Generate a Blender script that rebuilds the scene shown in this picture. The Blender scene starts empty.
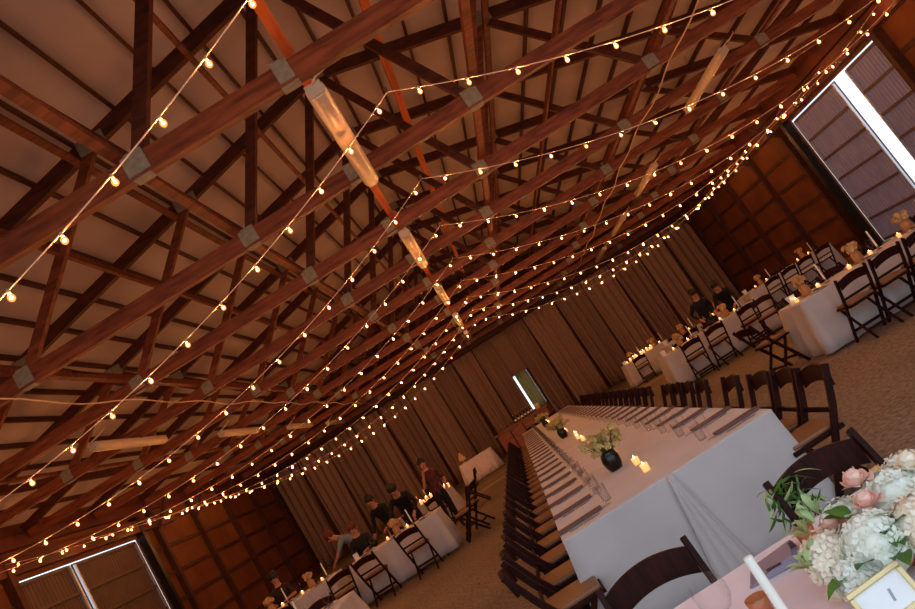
import bpy, bmesh, math, random
from mathutils import Vector, Matrix, Quaternion
random.seed(7)
C = bpy.context.scene.collection
PI = math.pi
H_CAM = 1.65

# ------------------------------------------------------------------ materials
def rgb(h):
    h = h.lstrip('#'); c = [int(h[i:i+2], 16)/255 for i in (0, 2, 4)]
    return tuple(((x/12.92) if x <= .04045 else ((x+.055)/1.055)**2.4) for x in c) + (1,)

def mat(name, col, rough=.6, col2=None, scale=8, metal=0, bump=0, stretch=(1, 1, 1), spec=.5, detail=4, sheen=0, coat=0, emit=None, estr=0, kind='noise', trans=0):
    m = bpy.data.materials.new(name); m.use_nodes = True
    nt = m.node_tree; b = nt.nodes['Principled BSDF']
    c = rgb(col) if isinstance(col, str) else tuple(col)+(1,)
    b.inputs['Base Color'].default_value = c
    b.inputs['Roughness'].default_value = rough
    b.inputs['Metallic'].default_value = metal
    b.inputs['Specular IOR Level'].default_value = spec
    if coat: b.inputs['Coat Weight'].default_value = coat
    if sheen: b.inputs['Sheen Weight'].default_value = sheen
    if emit:
        b.inputs['Emission Color'].default_value = rgb(emit) if isinstance(emit, str) else tuple(emit)+(1,)
        b.inputs['Emission Strength'].default_value = estr
    if trans: b.inputs['Transmission Weight'].default_value = trans
    if col2 or bump:
        tc = nt.nodes.new('ShaderNodeTexCoord'); mp = nt.nodes.new('ShaderNodeMapping')
        mp.inputs['Scale'].default_value = stretch
        nt.links.new(tc.outputs['Object'], mp.inputs['Vector'])
        if kind == 'noise':
            n = nt.nodes.new('ShaderNodeTexNoise'); n.inputs['Scale'].default_value = scale; n.inputs['Detail'].default_value = detail
            out = n.outputs['Fac']
        elif kind == 'voronoi':
            n = nt.nodes.new('ShaderNodeTexVoronoi'); n.inputs['Scale'].default_value = scale; out = n.outputs['Distance']
        else:
            n = nt.nodes.new('ShaderNodeTexWave'); n.inputs['Scale'].default_value = scale; n.inputs['Distortion'].default_value = 2; out = n.outputs['Fac']
        nt.links.new(mp.outputs['Vector'], n.inputs['Vector'])
        if col2:
            r = nt.nodes.new('ShaderNodeValToRGB')
            r.color_ramp.elements[0].position = .35; r.color_ramp.elements[1].position = .65
            r.color_ramp.elements[0].color = c; r.color_ramp.elements[1].color = rgb(col2)
            nt.links.new(out, r.inputs['Fac']); nt.links.new(r.outputs['Color'], b.inputs['Base Color'])
        if bump:
            bp = nt.nodes.new('ShaderNodeBump'); bp.inputs['Strength'].default_value = bump; bp.inputs['Distance'].default_value = .01
            nt.links.new(out, bp.inputs['Height']); nt.links.new(bp.outputs['Normal'], b.inputs['Normal'])
    return m

M = {}
M['timber'] = mat('stained_timber', '#84452a', .55, '#582614', 3, stretch=(1, 6, 6), bump=.15)
M['timber_dark'] = mat('dark_timber', '#582212', .6, '#36140b', 3, stretch=(1, 6, 6))
M['steel_plate'] = mat('galvanised_plate', '#8c887e', .6, '#7a766c', 20, metal=.1)
M['roof'] = mat('roof_lining', '#cdbcbc', .8, '#c0acab', .7, spec=.2)
M['wallboard'] = mat('wall_board', '#74452a', .75, '#633820', 1.2, spec=.2)
M['wallpost'] = mat('wall_post', '#4a2012', .7, '#341409', 5)
M['header'] = mat('door_header', '#5c2014', .6, '#471509', 2)
M['curtain'] = mat('burlap_curtain', '#b0917f', .85, '#9c7e6e', 30, spec=.15)
M['curtain2'] = mat('burlap_curtain_lining', '#a08372', .85, '#8e7363', 30, spec=.15)
M['door_metal'] = mat('ribbed_door_sheet', '#a0949a', .6, '#948890', 2)
M['door_brown'] = mat('brown_door_sheet', '#624838', .6, '#583f30', 2)
M['door_dark'] = mat('door_girt', '#5c463c', .6)
M['black_steel'] = mat('black_steel', '#0c0a0a', .4)
M['rail_steel'] = mat('pale_door_rail', '#c9ccd4', .35, metal=.5)
M['linen'] = mat('white_linen', '#c9c3c2', .8, '#c1bbba', 3, spec=.2, sheen=.2)
M['linen_pink'] = mat('pinkish_linen', '#ece2ea', .8, '#e4dae3', 3, spec=.2, sheen=.2)
M['chairwood'] = mat('mahogany', '#34100a', .5, '#220a06', 6, stretch=(8, 1, 1), spec=.12)
M['seat'] = mat('tan_seat_vinyl', '#8a5c3a', .5)
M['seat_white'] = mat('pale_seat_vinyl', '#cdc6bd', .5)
M['napkin'] = mat('mauve_brown_napkin', '#6e5452', .8, spec=.2)
M['steel'] = mat('cutlery_steel', '#9a8478', .3, metal=.8)
M['wax'] = mat('white_wax', '#f2f0e6', .45)
M['flame'] = mat('candle_flame', '#ffd08a', .5, emit=(1, .55, .22), estr=30)
M['votive'] = mat('amber_votive_glass', '#e0a060', .2, emit=(1, .45, .14), estr=1.3)
M['bulb'] = mat('glowing_filament', '#ffe0b0', .3, emit=(1, .395, .12), estr=2200)
M['cord'] = mat('white_cord', '#d8b8a0', .6)
M['cordlamp'] = mat('bulb_socket', '#c8a890', .5)
M['cover'] = mat('ribbed_lamp_cover', '#d8c4b0', .35, '#bea48e', 40, stretch=(4, .3, 4), spec=.7)
M['lampcap'] = mat('lamp_end_cap', '#c8c0b8', .4, metal=.4)
M['black_vase'] = mat('black_vase', '#0a0708', .3)
M['orange_vase'] = mat('amber_vase', '#b07848', .35)
M['stem'] = mat('green_stem', '#4a5a22', .7)
M['leaf'] = mat('green_leaf', '#4f7a2c', .55, '#2f5a1c', 12)
M['paleleaf'] = mat('pale_green_leaf', '#b8c890', .6, '#98b070', 12)
M['yellowflower'] = mat('yellow_green_flower', '#dcc684', .7, '#b8a058', 30)
M['white_petal'] = mat('white_petal', '#f0f0e6', .6, '#dfe6d2', 25)
M['cream_petal'] = mat('cream_petal', '#f2e6d0', .6)
M['pink_petal'] = mat('blush_petal', '#f0ccbc', .6, '#eab4a4', 12)
M['orange_petal'] = mat('orange_petal', '#d89a58', .6, '#dcc088', 20)
M['gold'] = mat('gold_frame', '#e0cc98', .35, metal=.5)
M['card'] = mat('white_card', '#eef0f2', .6)
M['ink'] = mat('grey_ink', '#9aa0a8', .6)
M['lilac_card'] = mat('lilac_card', '#8e8396', .6)
M['navy'] = mat('dark_navy', '#20283c', .6)
M['terracotta'] = mat('copper_glass', '#b86a44', .3)
M['skin'] = mat('skin', '#c08064', .55)
M['black_cloth'] = mat('black_cloth', '#0d0a0a', .8)
M['grey_shirt'] = mat('grey_blue_shirt', '#7c8890', .8)
M['maroon_cloth'] = mat('maroon_cloth', '#3c1216', .8, '#6a2a2a', 14)
M['brown_cloth'] = mat('brown_cloth', '#2c1812', .8)
M['white_cloth'] = mat('white_shirt_cloth', '#b8a8a0', .8)
M['hair_dark'] = mat('dark_hair', '#1a0d08', .6)
M['hair_red'] = mat('auburn_hair', '#5c2414', .6)
M['hair_blond'] = mat('blond_hair', '#8a6238', .6)
M['eye'] = mat('eye', '#100808', .3)
M['lip'] = mat('lip', '#8a4038', .5)
M['barwood'] = mat('orange_pine', '#a0623c', .6, '#824a2a', 4, stretch=(1, 5, 5))
M['cake'] = mat('cake_icing', '#e8c890', .6)
M['bottle'] = mat('dark_bottle', '#182014', .15)
M['sheer'] = mat('sheer_green_fabric', '#a8b088', .9, spec=.1)
def add_translucency(m, col, f):
    nt = m.node_tree; o = nt.nodes['Material Output']; b = nt.nodes['Principled BSDF']
    mx = nt.nodes.new('ShaderNodeMixShader'); t = nt.nodes.new('ShaderNodeBsdfTranslucent'); t.inputs['Color'].default_value = rgb(col); mx.inputs['Fac'].default_value = f
    nt.links.new(b.outputs[0], mx.inputs[1]); nt.links.new(t.outputs[0], mx.inputs[2]); nt.links.new(mx.outputs[0], o.inputs['Surface'])
add_translucency(M['sheer'], '#b4bc98', .35)
add_translucency(M['door_metal'], '#b4aab4', .42)

def glass_mat():
    m = bpy.data.materials.new('thin_glass'); m.use_nodes = True; nt = m.node_tree
    for n in list(nt.nodes): nt.nodes.remove(n)
    o = nt.nodes.new('ShaderNodeOutputMaterial'); mx = nt.nodes.new('ShaderNodeMixShader')
    t = nt.nodes.new('ShaderNodeBsdfTransparent'); g = nt.nodes.new('ShaderNodeBsdfGlossy')
    t.inputs['Color'].default_value = (.98, .98, .98, 1); g.inputs['Roughness'].default_value = .06
    f = nt.nodes.new('ShaderNodeLayerWeight'); f.inputs['Blend'].default_value = .1
    nt.links.new(f.outputs['Facing'], mx.inputs['Fac']); nt.links.new(t.outputs[0], mx.inputs[1]); nt.links.new(g.outputs[0], mx.inputs[2])
    nt.links.new(mx.outputs[0], o.inputs['Surface']); return m
M['glass'] = glass_mat()

def globe_mat():
    m = bpy.data.materials.new('bulb_globe_glass'); m.use_nodes = True; nt = m.node_tree
    for n in list(nt.nodes): nt.nodes.remove(n)
    o = nt.nodes.new('ShaderNodeOutputMaterial'); mx = nt.nodes.new('ShaderNodeAddShader')
    t = nt.nodes.new('ShaderNodeBsdfTransparent'); g = nt.nodes.new('ShaderNodeEmission')
    t.inputs['Color'].default_value = (.8, .76, .7, 1); g.inputs['Color'].default_value = (1, .36, .08, 1); g.inputs['Strength'].default_value = 1.1
    nt.links.new(t.outputs[0], mx.inputs[0]); nt.links.new(g.outputs[0], mx.inputs[1]); nt.links.new(mx.outputs[0], o.inputs['Surface'])
    m.cycles.emission_sampling = 'NONE'
    return m
M['globe'] = globe_mat()

def floor_mat():
    m = bpy.data.materials.new('gravel_floor'); m.use_nodes = True; nt = m.node_tree; L = nt.links.new
    b = nt.nodes['Principled BSDF']; b.inputs['Roughness'].default_value = .85; b.inputs['Specular IOR Level'].default_value = .25
    g = nt.nodes.new('ShaderNodeNewGeometry')
    n1 = nt.nodes.new('ShaderNodeTexNoise'); n1.inputs['Scale'].default_value = .6; n1.inputs['Detail'].default_value = 5
    n2 = nt.nodes.new('ShaderNodeTexNoise'); n2.inputs['Scale'].default_value = 22; n2.inputs['Detail'].default_value = 3
    v = nt.nodes.new('ShaderNodeTexVoronoi'); v.inputs['Scale'].default_value = 9
    for n in (n1, n2, v): L(g.outputs['Position'], n.inputs['Vector'])
    r1 = nt.nodes.new('ShaderNodeValToRGB'); r1.color_ramp.elements[0].position = .3; r1.color_ramp.elements[1].position = .7
    r1.color_ramp.elements[0].color = rgb('#857769'); r1.color_ramp.elements[1].color = rgb('#a39482')
    r2 = nt.nodes.new('ShaderNodeValToRGB'); r2.color_ramp.elements[0].position = .36; r2.color_ramp.elements[1].position = .62
    r2.color_ramp.elements[0].color = (.45, .42, .40, 1); r2.color_ramp.elements[1].color = (1, 1, 1, 1)
    r3 = nt.nodes.new('ShaderNodeValToRGB'); r3.color_ramp.elements[0].position = .06; r3.color_ramp.elements[1].position = .2
    r3.color_ramp.elements[0].color = (.2, .17, .15, 1); r3.color_ramp.elements[1].color = (1, 1, 1, 1)
    L(n1.outputs['Fac'], r1.inputs['Fac']); L(n2.outputs['Fac'], r2.inputs['Fac']); L(v.outputs['Distance'], r3.inputs['Fac'])
    a = nt.nodes.new('ShaderNodeMix'); a.data_type = 'RGBA'; a.blend_type = 'MULTIPLY'; a.inputs['Factor'].default_value = .8
    L(r1.outputs[0], a.inputs['A']); L(r2.outputs[0], a.inputs['B'])
    c = nt.nodes.new('ShaderNodeMix'); c.data_type = 'RGBA'; c.blend_type = 'MULTIPLY'; c.inputs['Factor'].default_value = .7
    L(a.outputs['Result'], c.inputs['A']); L(r3.outputs[0], c.inputs['B'])
    L(c.outputs['Result'], b.inputs['Base Color'])
    bp = nt.nodes.new('ShaderNodeBump'); bp.inputs['Strength'].default_value = .5; bp.inputs['Distance'].default_value = .02
    L(n2.outputs['Fac'], bp.inputs['Height']); L(bp.outputs['Normal'], b.inputs['Normal'])
    return m
M['floor'] = floor_mat()
M['pine'] = mat('bulb_glow_timber', '#c8662e', .55, '#b0501f', 3, stretch=(5, 1, 5))  # timber with the glow of the bulbs painted in as lighter orange
M['concrete'] = mat('pale_concrete', '#a08a78', .7, '#8c7664', 2)
M['outside'] = mat('pale_outdoor_gravel', '#b8b4aa', .9)

# ------------------------------------------------------------------ mesh builder
class MB:
    def __init__(s): s.v = []; s.f = []; s.m = []; s.mi = 0; s.smooth = False; s.sm = []
    def add(s, vs, fs, smooth=None):
        o = len(s.v); s.v += [tuple(x) for x in vs]
        for f in fs: s.f.append(tuple(i+o for i in f)); s.m.append(s.mi); s.sm.append(s.smooth if smooth is None else smooth)
    def box(s, c, d, R=None):
        hx, hy, hz = d[0]/2, d[1]/2, d[2]/2
        vs = [Vector((x*hx, y*hy, z*hz)) for x in (-1, 1) for y in (-1, 1) for z in (-1, 1)]
        if R is not None: vs = [R @ v for v in vs]
        c = Vector(c); vs = [v+c for v in vs]
        s.add(vs, [(0, 1, 3, 2), (4, 6, 7, 5), (0, 4, 5, 1), (2, 3, 7, 6), (0, 2, 6, 4), (1, 5, 7, 3)], False)
        return s
    def bar(s, a, b, w, h, up=(0, 0, 1)):
        a = Vector(a); b = Vector(b); d = (b-a); l = d.length; d.normalize(); up = Vector(up)
        x = d.cross(up)
        if x.length < 1e-4: x = d.cross(Vector((0, 1, 0)))
        x.normalize(); y = x.cross(d)
        R = Matrix((x, d, y)).transposed()
        return s.box((a+b)/2, (w, l, h), R)
    def tube(s, pts, r, n=8, caps=True):
        pts = [Vector(p) for p in pts]; rs = r if isinstance(r, (list, tuple)) else [r]*len(pts)
        rings = []; prev = None
        for i, p in enumerate(pts):
            t = (pts[min(i+1, len(pts)-1)]-pts[max(i-1, 0)]).normalized()
            if prev is None:
                a = Vector((0, 0, 1)) if abs(t.z) < .9 else Vector((1, 0, 0)); x = t.cross(a).normalized()
            else:
                x = (prev - t*prev.dot(t)).normalized()
            prev = x; y = t.cross(x)
            rings.append([p+(x*math.cos(2*PI*k/n)+y*math.sin(2*PI*k/n))*rs[i] for k in range(n)])
        vs = [v for rg in rings for v in rg]; fs = []
        for i in range(len(rings)-1):
            for k in range(n): fs.append((i*n+k, i*n+(k+1) % n, (i+1)*n+(k+1) % n, (i+1)*n+k))
        if caps: fs.append(tuple(range(n-1, -1, -1))); fs.append(tuple((len(rings)-1)*n+k for k in range(n)))
        s.add(vs, fs, True); return s
    def lathe(s, prof, c=(0, 0, 0), n=16, sx=1, sy=1):
        c = Vector(c); vs = []; fs = []
        for r, z in prof:
            for k in range(n): vs.append(c+Vector((r*math.cos(2*PI*k/n)*sx, r*math.sin(2*PI*k/n)*sy, z)))
        for i in range(len(prof)-1):
            for k in range(n): fs.append((i*n+k, i*n+(k+1) % n, (i+1)*n+(k+1) % n, (i+1)*n+k))
        s.add(vs, fs, True); return s
    def ball(s, c, r, n=10, m=6, sc=(1, 1, 1), R=None):
        vs = []; fs = []; c = Vector(c)
        for i in range(m+1):
            t = PI*i/m
            for k in range(n):
                v = Vector((math.sin(t)*math.cos(2*PI*k/n)*r*sc[0], math.sin(t)*math.sin(2*PI*k/n)*r*sc[1], math.cos(t)*r*sc[2]))
                if R is not None: v = R @ v
                vs.append(c+v)
        for i in range(m):
            for k in range(n): fs.append((i*n+k, (i+1)*n+k, (i+1)*n+(k+1) % n, i*n+(k+1) % n))
        s.add(vs, fs, True); return s
    def quadgrid(s, rows, smooth=True):
        n = len(rows[0]); vs = [p for r in rows for p in r]; fs = []
        for i in range(len(rows)-1):
            for k in range(n-1): fs.append((i*n+k, i*n+k+1, (i+1)*n+k+1, (i+1)*n+k))
        s.add(vs, fs, smooth); return s
    def mesh(s, name, mats):
        me = bpy.data.meshes.new(name); me.from_pydata(s.v, [], s.f)
        for m in (mats if isinstance(mats, (list, tuple)) else [mats]): me.materials.append(m)
        me.polygons.foreach_set('material_index', s.m)
        me.polygons.foreach_set('use_smooth', s.sm)
        me.update(); return me
    def build(s, name, mats, parent=None, loc=None, solid=0, bevel=0):
        me = s.mesh(name, mats); o = bpy.data.objects.new(name, me); C.objects.link(o)
        if parent: o.parent = parent
        if loc: o.location = loc
        if bevel:
            b = o.modifiers.new('bevel', 'BEVEL'); b.width = bevel; b.segments = 2; b.limit_method = 'ANGLE'
        if solid:
            so = o.modifiers.new('thick', 'SOLIDIFY'); so.thickness = solid; so.offset = 0
        return o

def thing(name, label, cat, loc=(0, 0, 0), rz=0, group=None):
    o = bpy.data.objects.new(name, None); C.objects.link(o); o.empty_display_size = .1
    o.location = loc; o.rotation_euler = (0, 0, rz); tag(o, label, cat, group); return o
def tag(o, label=None, cat=None, group=None, kind=None):
    if label: o['label'] = label
    if cat: o['category'] = cat
    if group: o['group'] = group
    if kind: o['kind'] = kind
    return o
def struct(o): o['kind'] = 'structure'; return o
def dup(root, loc, rz=None, label=None, group=None, scale=None):
    r = root.copy(); C.objects.link(r); r.location = loc
    if rz is not None: r.rotation_euler = (0, 0, rz)
    if label: r['label'] = label
    if group: r['group'] = group
    if scale: r.scale = scale
    for ch in list(root.children):
        c = ch.copy(); C.objects.link(c); c.parent = r
        for g in list(ch.children):
            d = g.copy(); C.objects.link(d); d.parent = c
    return r
class Proto:
    """first placement uses the built thing itself, later ones copy it"""
    def __init__(s, root): s.root = root; s.used = False
    def put(s, loc, rz=0, label=None, group=None, scale=None):
        if not s.used:
            s.used = True; r = s.root; r.location = loc; r.rotation_euler = (0, 0, rz)
            if label: r['label'] = label
            if group: r['group'] = group
            if scale: r.scale = scale
            return r
        return dup(s.root, loc, rz, label, group, scale)

# ------------------------------------------------------------------ the barn shell
XL, XR = -10.45, 10.75
YN, YF = .9, 30.2
RIDGE = 7.78; PITCH = .25; XC = .1
def roof_z(x): return RIDGE-PITCH*abs(x-XC)

struct(MB().box(((XL+XR)/2, (-4+YF)/2, -.1), (XR-XL+.4, YF+4.2, .2)).build('floor', M['floor']))
struct(MB().box((0, 10, -.22), (120, 120, .04)).build('ground', M['outside']))

# pale concrete walks let into the gravel floor
for x0, x1, y0, y1 in ((-10.3, -.9, 20.2, 21.1), (1.9, 10.6, 20.4, 21.1), (1.9, 10.6, 23.6, 24.3)):
    o = MB().box(((x0+x1)/2, (y0+y1)/2, .0), (x1-x0, y1-y0, .012)).build('trim_%d' % (900+int(y0*10+x0)), M['concrete']); o['kind'] = 'structure'

# roof: two sloping slabs
def roof_side(sx):
    mb = MB(); xe = XL-.3 if sx < 0 else XR+.3
    a = [(XC, YN-.3, RIDGE), (XC, YF+.3, RIDGE), (xe, YF+.3, roof_z(xe)), (xe, YN-.3, roof_z(xe))]
    b = [(x, y, z+.06) for x, y, z in a]
    f = [(0, 1, 2, 3), (7, 6, 5, 4), (0, 4, 5, 1), (1, 5, 6, 2), (2, 6, 7, 3), (3, 7, 4, 0)]
    mb.add(a+b, f, False); return mb
struct(roof_side(-1).build('ceiling', M['roof']))
struct(roof_side(1).build('ceiling', M['roof']))

def wall_xz(name, y, th, rects, material):
    mb = MB()
    for x0, x1, z0, z1 in rects: mb.box(((x0+x1)/2, y, (z0+z1)/2), (x1-x0, th, z1-z0))
    return struct(mb.build(name, material))
def gable(name, y, z0):
    mb = MB(); pts = [(XL-.1, z0), (XR+.1, z0), (XR+.1, roof_z(XR+.1)), (XC, RIDGE), (XL-.1, roof_z(XL-.1))]
    vs = [(x, y-.05, z) for x, z in pts]+[(x, y+.05, z) for x, z in pts]; n = len(pts)
    mb.add(vs, [tuple(range(n)), tuple(range(2*n-1, n-1, -1))]+[(i, n+i, n+(i+1) % n, (i+1) % n) for i in range(n)], False)
    return mb
WX0, WX1, WZ0, WZ1 = .62, 1.38, .95, 2.6
wall_xz('wall_back', YF, .12, [(XL, WX0, 0, 4.6), (WX1, XR, 0, 4.6), (WX0, WX1, 0, WZ0), (WX0, WX1, WZ1, 4.6)], M['wallboard'])
struct(gable('wall_back_gable', YF, 4.6).build('wall_gable', M['wallboard']))
# near end: unseen barn doorway, placed and widened to let daylight in
DX0, DX1, DZ = -5.0, 8.6, 4.5
wall_xz('wall_front', YN, .12, [(XL, DX0, 0, 4.6), (DX1, XR, 0, 4.6), (DX0, DX1, DZ, 4.6)], M['wallboard'])
struct(gable('g', YN, 4.6).build('wall_gable', M['wallboard']))
# window behind the curtains
w = struct(MB().box(((WX0+WX1)/2, YF, WZ0-.03), (WX1-WX0+.16, .2, .06)).box(((WX0+WX1)/2, YF, WZ1+.03), (WX1-WX0+.16, .2, .06))
           .box((WX0-.03, YF, (WZ0+WZ1)/2), (.06, .2, WZ1-WZ0)).box((WX1+.03, YF, (WZ0+WZ1)/2), (.06, .2, WZ1-WZ0)).build('window_1', M['timber_dark']))
MB().box(((WX0+WX1)/2, YF, (WZ0+WZ1)/2), (WX1-WX0, .01, WZ1-WZ0)).build('pane', M['glass'], w)

# side walls with door openings
doors = {'left': (XL, 13.75, 18.55, 3.95), 'right': (XR, 14.2, 18.85, 4.08)}
for side, (x, y0, y1, zt) in doors.items():
    zt2 = roof_z(x)
    mb = MB()
    for a, b, c, d in ((YN, y0, 0, zt2), (y1, YF, 0, zt2), (y0, y1, zt, zt2)):
        mb.box((x, (a+b)/2, (c+d)/2), (.06, b-a, d-c))
    struct(mb.build('wall_'+side, M['wallboard']))

trim_n = [0]
def trim(mb_or_mesh, material=None, loc=None):
    trim_n[0] += 1
    if isinstance(mb_or_mesh, MB): o = mb_or_mesh.build('trim_%d' % trim_n[0], material)
    else:
        o = bpy.data.objects.new('trim_%d' % trim_n[0], mb_or_mesh); C.objects.link(o)
    if loc: o.location = loc
    return struct(o)

TY = [.3+2.4*i for i in range(-1, 13)]          # truss positions -2.1 ... 29.1
# posts, girts, header on each side wall
for side, (x, y0, y1, zt) in doors.items():
    s = 1 if side == 'left' else -1
    top = 4.62
    pm = MB().box((s*.11, 0, 4.6/2), (.16, .15, 4.6)).mesh('wall_post', M['wallpost'])
    km = MB().bar((s*.12, 0, 3.9), (s*.75, 0, 4.66), .05, .12, (0, 1, 0)).mesh('knee_brace', M['wallpost'])
    pys = [y for y in TY if not (y0-.15 < y < y1+.15)]
    for y in pys:
        if y < YN+.1: continue
        trim(pm, loc=(x, y, 0)); 
        if y > -1: trim(km, loc=(x, y, 0))
    for z in (.45, 1.2, 1.95, 2.7, 3.45, 4.2):
        segs = [(YN, y0), (y1, YF)] if z < zt else [(YN, YF)]
        for a, b in segs: trim(MB().box((x+s*.055, (a+b)/2, z), (.05, b-a, .11)), M['wallpost'])
    for y in (y0-.09, y1+.09): trim(MB().box((x+s*.13, y, 2.25), (.22, .16, 4.5)), M['black_steel'] if y > y1 else M['wallpost'])
    trim(MB().box((x+s*.15, (y0+y1)/2, zt+.27), (.14, 8.8, .34)), M['header'])
    trim(MB().box((x+s*.1, (YN+YF)/2, 4.72), (.2, YF-YN-.2, .28)), M['header'])

# sliding doors: each of two leaves, ribbed sheet with girts
def leaf(name, x, s, y0, y1, z1, m='door_metal'):
    mb = MB(); n = max(6, int((y1-y0)/.115)); dy = (y1-y0)/n; prof = []
    for i in range(n):
        yy = y0+i*dy
        prof += [(0, yy), (0, yy+dy*.62), (.016, yy+dy*.72), (.016, yy+dy*.9)]
    prof.append((0, y1))
    rows = [[(x+s*(p-.02), y, z) for p, y in prof] for z in (.04, z1)]
    mb.quadgrid(rows, False)
    o = mb.build(name, M[m], solid=.004); struct(o)
    for z in [.06+k*(z1-.12)/6 for k in range(7)]:
        MB().box((x+s*.04, (y0+y1)/2, z), (.05, y1-y0-.02, .07)).build('girt', M['door_dark'], o)
    for y in (y0+.03, y1-.03):
        MB().box((x+s*.045, y, z1/2), (.055, .05, z1-.1)).build('stile', M['rail_steel'], o)
    return o
leaf('door_1', XL-.09, 1, 13.8, 15.74, 3.94, 'door_brown'); leaf('door_2', XL-.09, 1, 15.88, 18.52, 3.94, 'door_brown')
leaf('door_3', XR+.09, -1, 14.25, 15.86, 4.062); leaf('door_4', XR+.09, -1, 16.48, 18.82, 4.062)

# roof purlins
purlin = {}
for s in (-1, 1):
    purlin[s] = MB().box((0, (YN+YF)/2, 0), (.045, YF-YN-.1, .1), Matrix.Rotation(math.atan(PITCH)*(-s)*-1, 3, 'Y')).mesh('roof_purlin', M['timber_dark'])
for s in (-1, 1):
    k = .32
    while k < 10.4:
        trim(purlin[s], loc=(XC+s*k, 0, roof_z(XC+k)-.06)); k += .64
# ------------------------------------------------------------------ trusses
CH = 4.8
def truss_meshes():
    m = {}
    m['bottom_chord'] = MB().box(((XL+XR)/2, 0, CH), (XR-XL-.1, .085, .2)).mesh('bottom_chord', M['timber'])
    for s, n in ((-1, 'tl'), (1, 'tr')):
        xe = XL+.1 if s < 0 else XR-.1
        m[n] = MB().bar((XC, 0, RIDGE-.24), (xe, 0, roof_z(xe)-.22), .085, .19, (0, 0, 1)).mesh('top_chord', M['timber_dark'])
    webs = []
    for s in (-1, 1):
        tz = lambda x: roof_z(XC+x)-.26
        for a, b in (((1.5, CH), (.08, tz(0)-.05)), ((1.5, CH), (2.65, tz(2.65))), ((4.5, CH), (2.65, tz(2.65))), ((4.5, CH), (6, tz(6))), ((7.5, CH), (6, tz(6))), ((7.5, CH), (8.9, tz(8.9)))):
            webs.append(MB().bar((s*a[0], 0, a[1]), (XC+s*b[0], 0, b[1]), .12, .07, (0, 1, 0)).mesh('web', M['timber_dark'] if random.random() < .4 else M['timber']))
    m['webs'] = webs
    pl = []
    for x in (-7.5, -4.5, -1.5, -.12, 1.5, 4.5, 7.5):
        pl.append(MB().box((x, -.05, CH+.03), (.2 if abs(x) > .5 else .14, .012, .2)).box((x, .05, CH+.03), (.2, .012, .2)).box((x, 0, CH-.104), (.16, .11, .006)).mesh('gusset_plate', M['steel_plate']))
    for x in (0, -2.65, 2.65, -6, 6):
        pl.append(MB().box((XC+x, -.055, roof_z(XC+x)-.27), (.36, .012, .2)).mesh('gusset_plate', M['steel_plate']))
    m['plates'] = pl
    return m
TM = truss_meshes()
ords = ['behind the photographer', 'over the photographer', 'first', 'second', 'third', 'fourth', 'fifth', 'sixth', 'seventh', 'eighth', 'ninth', 'tenth', 'eleventh', 'twelfth']
TV = [y for y in TY if y > 3]
for y in TY:
    if y < 2: lab = 'reddish timber roof truss %s' % ('above the unseen widened barn doorway behind the photographer' if y < -1 else 'directly above the photographer')
    elif y < 3: lab = 'reddish timber roof truss above the foreground flower table, just out of frame'
    else:
        i = TV.index(y)
        nm = ['nearest', 'second nearest', 'third nearest', 'fourth nearest', 'fifth nearest', 'sixth nearest'][i] if i < 6 else None
        if nm: lab = 'reddish timber roof truss with steel plates, %s the camera' % nm
        else:
            j = len(TV)-1-i
            lab = 'reddish timber roof truss, %s the curtained back wall' % ['closest to', 'second from', 'third from', 'fourth from', 'fifth from', 'sixth from'][j]
    if y < YN+.2: continue
    t = thing('roof_truss', lab, 'roof truss', (0, y, 0), 0, 'timber roof trusses')
    def part(me, nm):
        o = bpy.data.objects.new(nm, me); C.objects.link(o); o.parent = t
    part(TM['bottom_chord'], 'bottom_chord'); part(TM['tl'], 'top_chord'); part(TM['tr'], 'top_chord')
    for wme in TM['webs']: part(wme, 'web')
    for wme in TM['plates']: part(wme, 'gusset_plate')
# longitudinal bracing running along the barn
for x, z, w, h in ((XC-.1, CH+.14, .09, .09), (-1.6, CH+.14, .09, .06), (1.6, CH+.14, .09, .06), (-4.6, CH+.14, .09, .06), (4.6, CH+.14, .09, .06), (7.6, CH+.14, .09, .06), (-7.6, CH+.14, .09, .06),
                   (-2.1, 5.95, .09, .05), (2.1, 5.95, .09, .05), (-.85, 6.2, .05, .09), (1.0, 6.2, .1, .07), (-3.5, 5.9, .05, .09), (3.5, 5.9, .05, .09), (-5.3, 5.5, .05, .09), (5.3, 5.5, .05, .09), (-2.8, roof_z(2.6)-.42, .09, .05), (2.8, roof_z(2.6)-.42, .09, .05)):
    trim(MB().box((x, 13.9, z), (w, 31, h)), M['pine'] if x in (1.0, XC-.1) else M['timber'])  # two centre braces get the painted bulb glow, the rest plain timber

# ------------------------------------------------------------------ hanging strip lamps
def strip_lamp():
    t = thing('strip_lamp', 'x', 'ceiling lamp')
    pr = [(-.085, .05), (-.09, 0), (-.075, -.04), (-.04, -.065), (0, -.072), (.04, -.065), (.075, -.04), (.09, 0), (.085, .05)]
    mb = MB()
    rows = []
    for y in (0, .02, 2.28, 2.3):
        k = .92 if y in (0, 2.3) else 1
        rows.append([(px*k, y, pz*k) for px, pz in pr])
    mb.quadgrid(rows, True); mb.add([rows[0][i] for i in range(9)], [tuple(range(9))], False); mb.add([rows[3][i] for i in range(9)], [tuple(range(8, -1, -1))], False)
    mb.build('lamp_cover', M['cover'], t)
    MB().box((0, 1.15, .055), (.15, 2.34, .03)).build('lamp_housing', M['lampcap'], t)
    MB().box((0, -.015, .0), (.13, .03, .1)).box((0, 2.315, 0), (.13, .03, .1)).build('end_cap', M['lampcap'], t)
    MB().tube([(.0, -.02, .05), (.06, -.08, .07), (.16, -.06, .1), (.28, -.02, .16), (.3, -.02, .19)], .012, 6).build('lamp_cord', M['cord'], t)
    return t
pl = Proto(strip_lamp())
rowname = {0: 'middle row', 1: 'left row', 2: 'right row'}
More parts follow.
